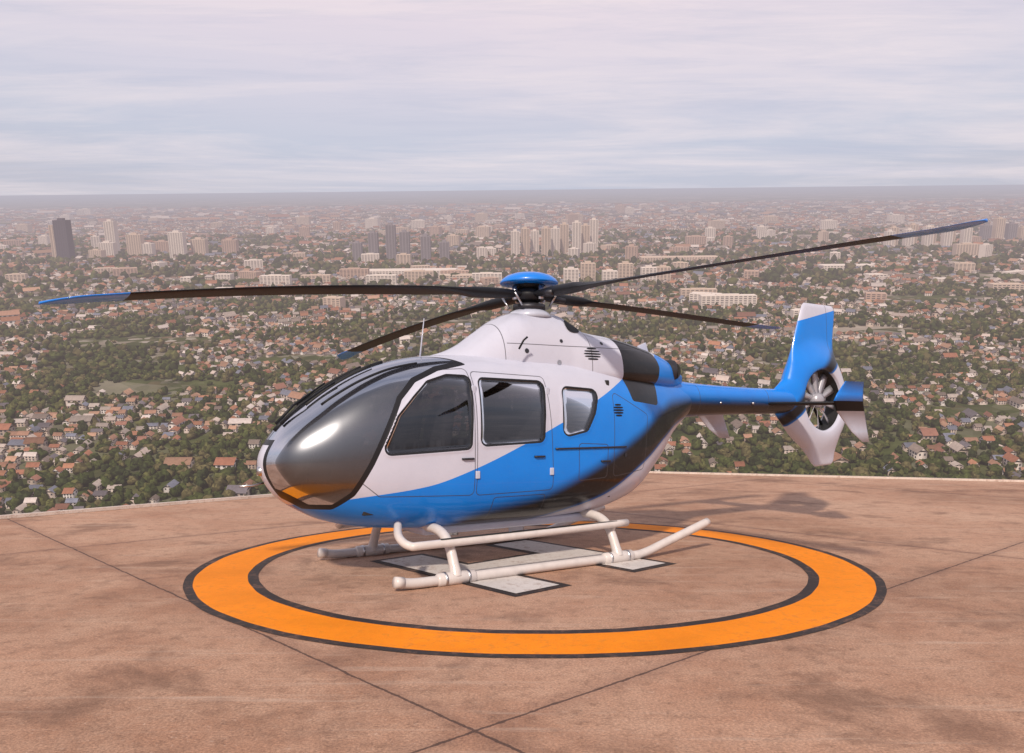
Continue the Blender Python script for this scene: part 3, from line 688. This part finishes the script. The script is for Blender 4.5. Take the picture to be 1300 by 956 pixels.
def houses(name,y0,y1,step,th,smin,smax,hmin,hmax,keep=.85,jit=.22):
    X,Y=scatter(y0,y1,step,jit=jit); d=dens(X,Y); d2=dens2(X,Y); k=(d>th)&(rng.random(len(X))<keep*np.clip(.64+.75*d2,.08,1)); k&=~infield(X,Y); X=X[k];Y=Y[k]; n=len(X)
    ang=np.round(dens(X*.3+500,Y*.3)*2)*.6+(rng.random(n)<.5)*math.pi/2+rng.normal(0,.06,n)
    s=np.stack([rng.uniform(smin,smax,n),rng.uniform(smin*.75,smax*.75,n),rng.uniform(hmin,hmax,n)],1)
    big=rng.random(n)<.06; s[big]*=np.array([2.0,1.5,1.5])
    rc=roofc[rng.integers(0,len(roofc),n)]*rng.uniform(.7,1.2,(n,1)); wc=wallc[rng.integers(0,len(wallc),n)]*rng.uniform(.8,1.1,(n,1))
    col=np.where((hg==0)[None,:,None],wc[:,None,:],np.where((hg==1)[None,:,None],rc[:,None,:],np.array([.07,.07,.08])[None,None,:]))
    build(name,hv,hf,np.stack([X,Y,np.zeros(n)],1),s,ang,col,CM); return n
houses('suburban_houses',430,1500,16.5,-1.05,6.5,11.8,5.5,9)
houses('suburban_houses',1500,3000,24,-1.05,9,17,7,13)
houses('suburban_houses',3000,6500,46,-1.05,14,36,8,20)
houses('suburban_houses',6500,12000,120,-1.3,40,95,14,34)
def ico(sub):
    import bmesh
    bm=bmesh.new(); bmesh.ops.create_icosphere(bm,subdivisions=sub,radius=1); bm.verts.ensure_lookup_table()
    v=np.array([x.co[:] for x in bm.verts]); f=np.array([[q.index for q in x.verts] for x in bm.faces]); bm.free(); return v,f
def trees(name,y0,y1,step,sub,smin,smax,keep):
    X,Y=scatter(y0,y1,step,jit=.6); d=dens(X,Y); dd=dens2(X,Y); p=np.where(d<-1.05,keep[0],np.clip(keep[1]-.45*dd,.22,.92)); k=rng.random(len(X))<p
    k&=~(infield(X,Y)&(rng.random(len(X))<.97)); X=X[k];Y=Y[k]; n=len(X)
    v,f=ico(sub); tv=v[None]*rng.uniform(.55,1.32,(n,len(v),1))
    s=rng.uniform(smin,smax,(n,1))*np.array([[1,1,.95]])*rng.uniform(.75,1.3,(n,3))
    base_=np.array([(.038,.050,.015),(.056,.068,.021),(.082,.086,.030),(.030,.039,.015),(.10,.088,.04)])[rng.integers(0,5,n)]
    col=base_[:,None,:]*rng.uniform(.5,1.5,(n,len(f),1))
    build(name,tv,f,np.stack([X,Y,s[:,2]*.75],1),s,rng.uniform(0,6,n),col,FM); return n
trees('tree_canopy',430,1100,9.0,2,2.6,5.4,(.8,.62))
trees('tree_canopy',1100,2000,13,1,3.4,7.2,(.8,.55))
trees('tree_canopy',2000,4500,28,1,7,13,(.7,.45))
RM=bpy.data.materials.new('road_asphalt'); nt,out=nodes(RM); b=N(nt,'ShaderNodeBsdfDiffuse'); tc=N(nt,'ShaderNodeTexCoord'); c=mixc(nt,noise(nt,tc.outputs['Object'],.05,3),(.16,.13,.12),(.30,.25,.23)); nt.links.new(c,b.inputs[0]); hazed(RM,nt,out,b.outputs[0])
def road(pts,wd):
    p=bezier([(x,y,.4) for x,y in pts],14); V=[];Fk=[]
    for i,q in enumerate(p):
        t=(p[min(i+1,len(p)-1)]-p[max(i-1,0)]).normalized(); n_=Vector((-t.y,t.x,0))
        V+=[q+n_*wd/2,q-n_*wd/2]
        if i: Fk.append((2*i-2,2*i-1,2*i+1,2*i))
    o=mk('road',V,Fk,RM); o.matrix_world=M
road([(-3200,2650),(-900,2500),(400,2600),(1200,2850),(3500,2950)],38)
road([(180,1500),(420,2000),(900,2700),(1500,3800),(3000,6500)],26)
road([(-1300,1400),(-500,1250),(200,1180),(900,1300),(1800,1700)],12)
road([(900,700),(700,1100),(760,1700),(420,2000)],10)
TWm={}
def towermat(col):
    if col in TWm: return TWm[col]
    m=bpy.data.materials.new('tower_render'); nt,out=nodes(m); b=N(nt,'ShaderNodeBsdfDiffuse'); tc=N(nt,'ShaderNodeTexCoord')
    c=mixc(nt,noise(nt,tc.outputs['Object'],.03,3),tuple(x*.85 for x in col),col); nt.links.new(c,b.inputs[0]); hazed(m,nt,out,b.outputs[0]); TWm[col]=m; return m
GLm=towermat((.10,.10,.12))
def tower(name,x,y,w_,d_,h_,col,rot=0.):
    V=[];Fk=[];mi=[]
    def box(x0,x1,y0,y1,z0,z1,m_):
        k=len(V); V.extend([(x0,y0,z0),(x1,y0,z0),(x1,y1,z0),(x0,y1,z0),(x0,y0,z1),(x1,y0,z1),(x1,y1,z1),(x0,y1,z1)])
        for f in((0,1,5,4),(1,2,6,5),(2,3,7,6),(3,0,4,7),(4,5,6,7)): Fk.append(tuple(k+q for q in f)); mi.append(m_)
    hw,hd=w_/2,d_/2
    box(-hw+1,hw-1,-hd+1,hd-1,0,h_,1)
    nf=max(2,int(h_/3.6)); fh=h_/nf
    for i in range(nf+1):
        z0=i*fh; box(-hw,hw,-hd,hd,z0-fh*.26,z0+fh*.26,0)
    nb=max(2,int(w_/9))
    for i in range(nb+1):
        xx=-hw+w_*i/nb; box(max(-hw-.3,xx-1.6),min(hw+.3,xx+1.6),-hd-.3,hd+.3,0,h_+.5,0)
    box(-hw*.45,hw*.4,-hd*.5,hd*.5,h_,h_+min(8,h_*.12),0)
    me=bpy.data.meshes.new(name); me.from_pydata(V,[],Fk); me.materials.append(towermat(col)); me.materials.append(GLm); me.polygons.foreach_set('material_index',mi); me.update()
    o=bpy.data.objects.new(name,me); scene.collection.objects.link(o); o.matrix_world=M@Matrix.Translation((x,y,0))@Matrix.Rotation(rot,4,'Z')
CR=(.64,.51,.42);PK=(.54,.39,.32);GR=(.27,.25,.28);WT=(.78,.69,.63);DK=(.08,.075,.11)
T_='apartment_tower'
tower(T_,-1670,3000,46,40,150,DK); tower(T_,-1735,3080,42,40,130,CR); tower(T_,-1640,3300,40,34,134,WT); tower(T_,-1850,2700,90,40,66,WT); tower(T_,-1960,2850,50,40,88,GR)
for i,(x,hh) in enumerate([(-1560,60),(-1480,86),(-1400,55),(-1290,96),(-1230,66),(-1130,58)]): tower(T_,x,3100+60*(i%3),55,35,hh,(WT,CR,PK)[i%3])
for x,hh,y in((-490,100,2835),(-430,126,2850),(-375,104,2800),(-300,90,2780),(-240,66,2830),(-560,62,2900)): tower(T_,x,y,32,30,hh,(GR,PK)[int(hh)%2])
for i in range(9): tower(T_,10+i*38,3000+(i%3)*60,32,28,[92,98,86,102,98,110,122,108,126][i],(WT,CR)[i%2])
for i in range(9): tower(T_,1490+i*38,3190+(i%2)*50,32,28,[66,78,72,88,82,78,70,64,76][i],(WT,CR)[i%2])
for i in range(4): tower(T_,2050+i*55,3500,36,30,[70,98,76,60][i],(GR,CR)[i%2])
for i in range(6): tower(T_,150+i*50,2060+(i%2)*70,38,26,[44,52,38,50,46,40][i],(WT,CR)[i%2])
for i in range(7): tower('apartment_block',-640+i*95,2150+(i%3)*60,80,24,[26,20,30,24,28,22,26][i],(WT,CR,PK)[i%3])
tower('slab_block',450,1660,115,22,26,WT); tower('slab_block',420,1800,80,20,22,CR); tower('slab_block',560,1500,60,18,18,WT)
tower('warehouse',-330,2330,330,70,20,WT); tower('warehouse',-120,2240,170,60,14,CR); tower('warehouse',560,2700,260,60,18,CR); tower('warehouse',1000,2400,150,50,14,WT)
r2=random.Random(3)
for i in range(120):
    y=r2.choice([r2.uniform(1700,3200),r2.uniform(3200,9000),r2.uniform(3000,6000)]); x=r2.uniform(-.7,.7)*y
    s=1+y/6000
    tower('mid_rise_block',x,y,r2.uniform(20,55)*s,r2.uniform(15,26)*s,r2.uniform(12,36)*s*(.6 if y<2500 else 1),r2.choice([WT,CR,PK,CR,WT]),r2.uniform(-.5,.5))
print('done')
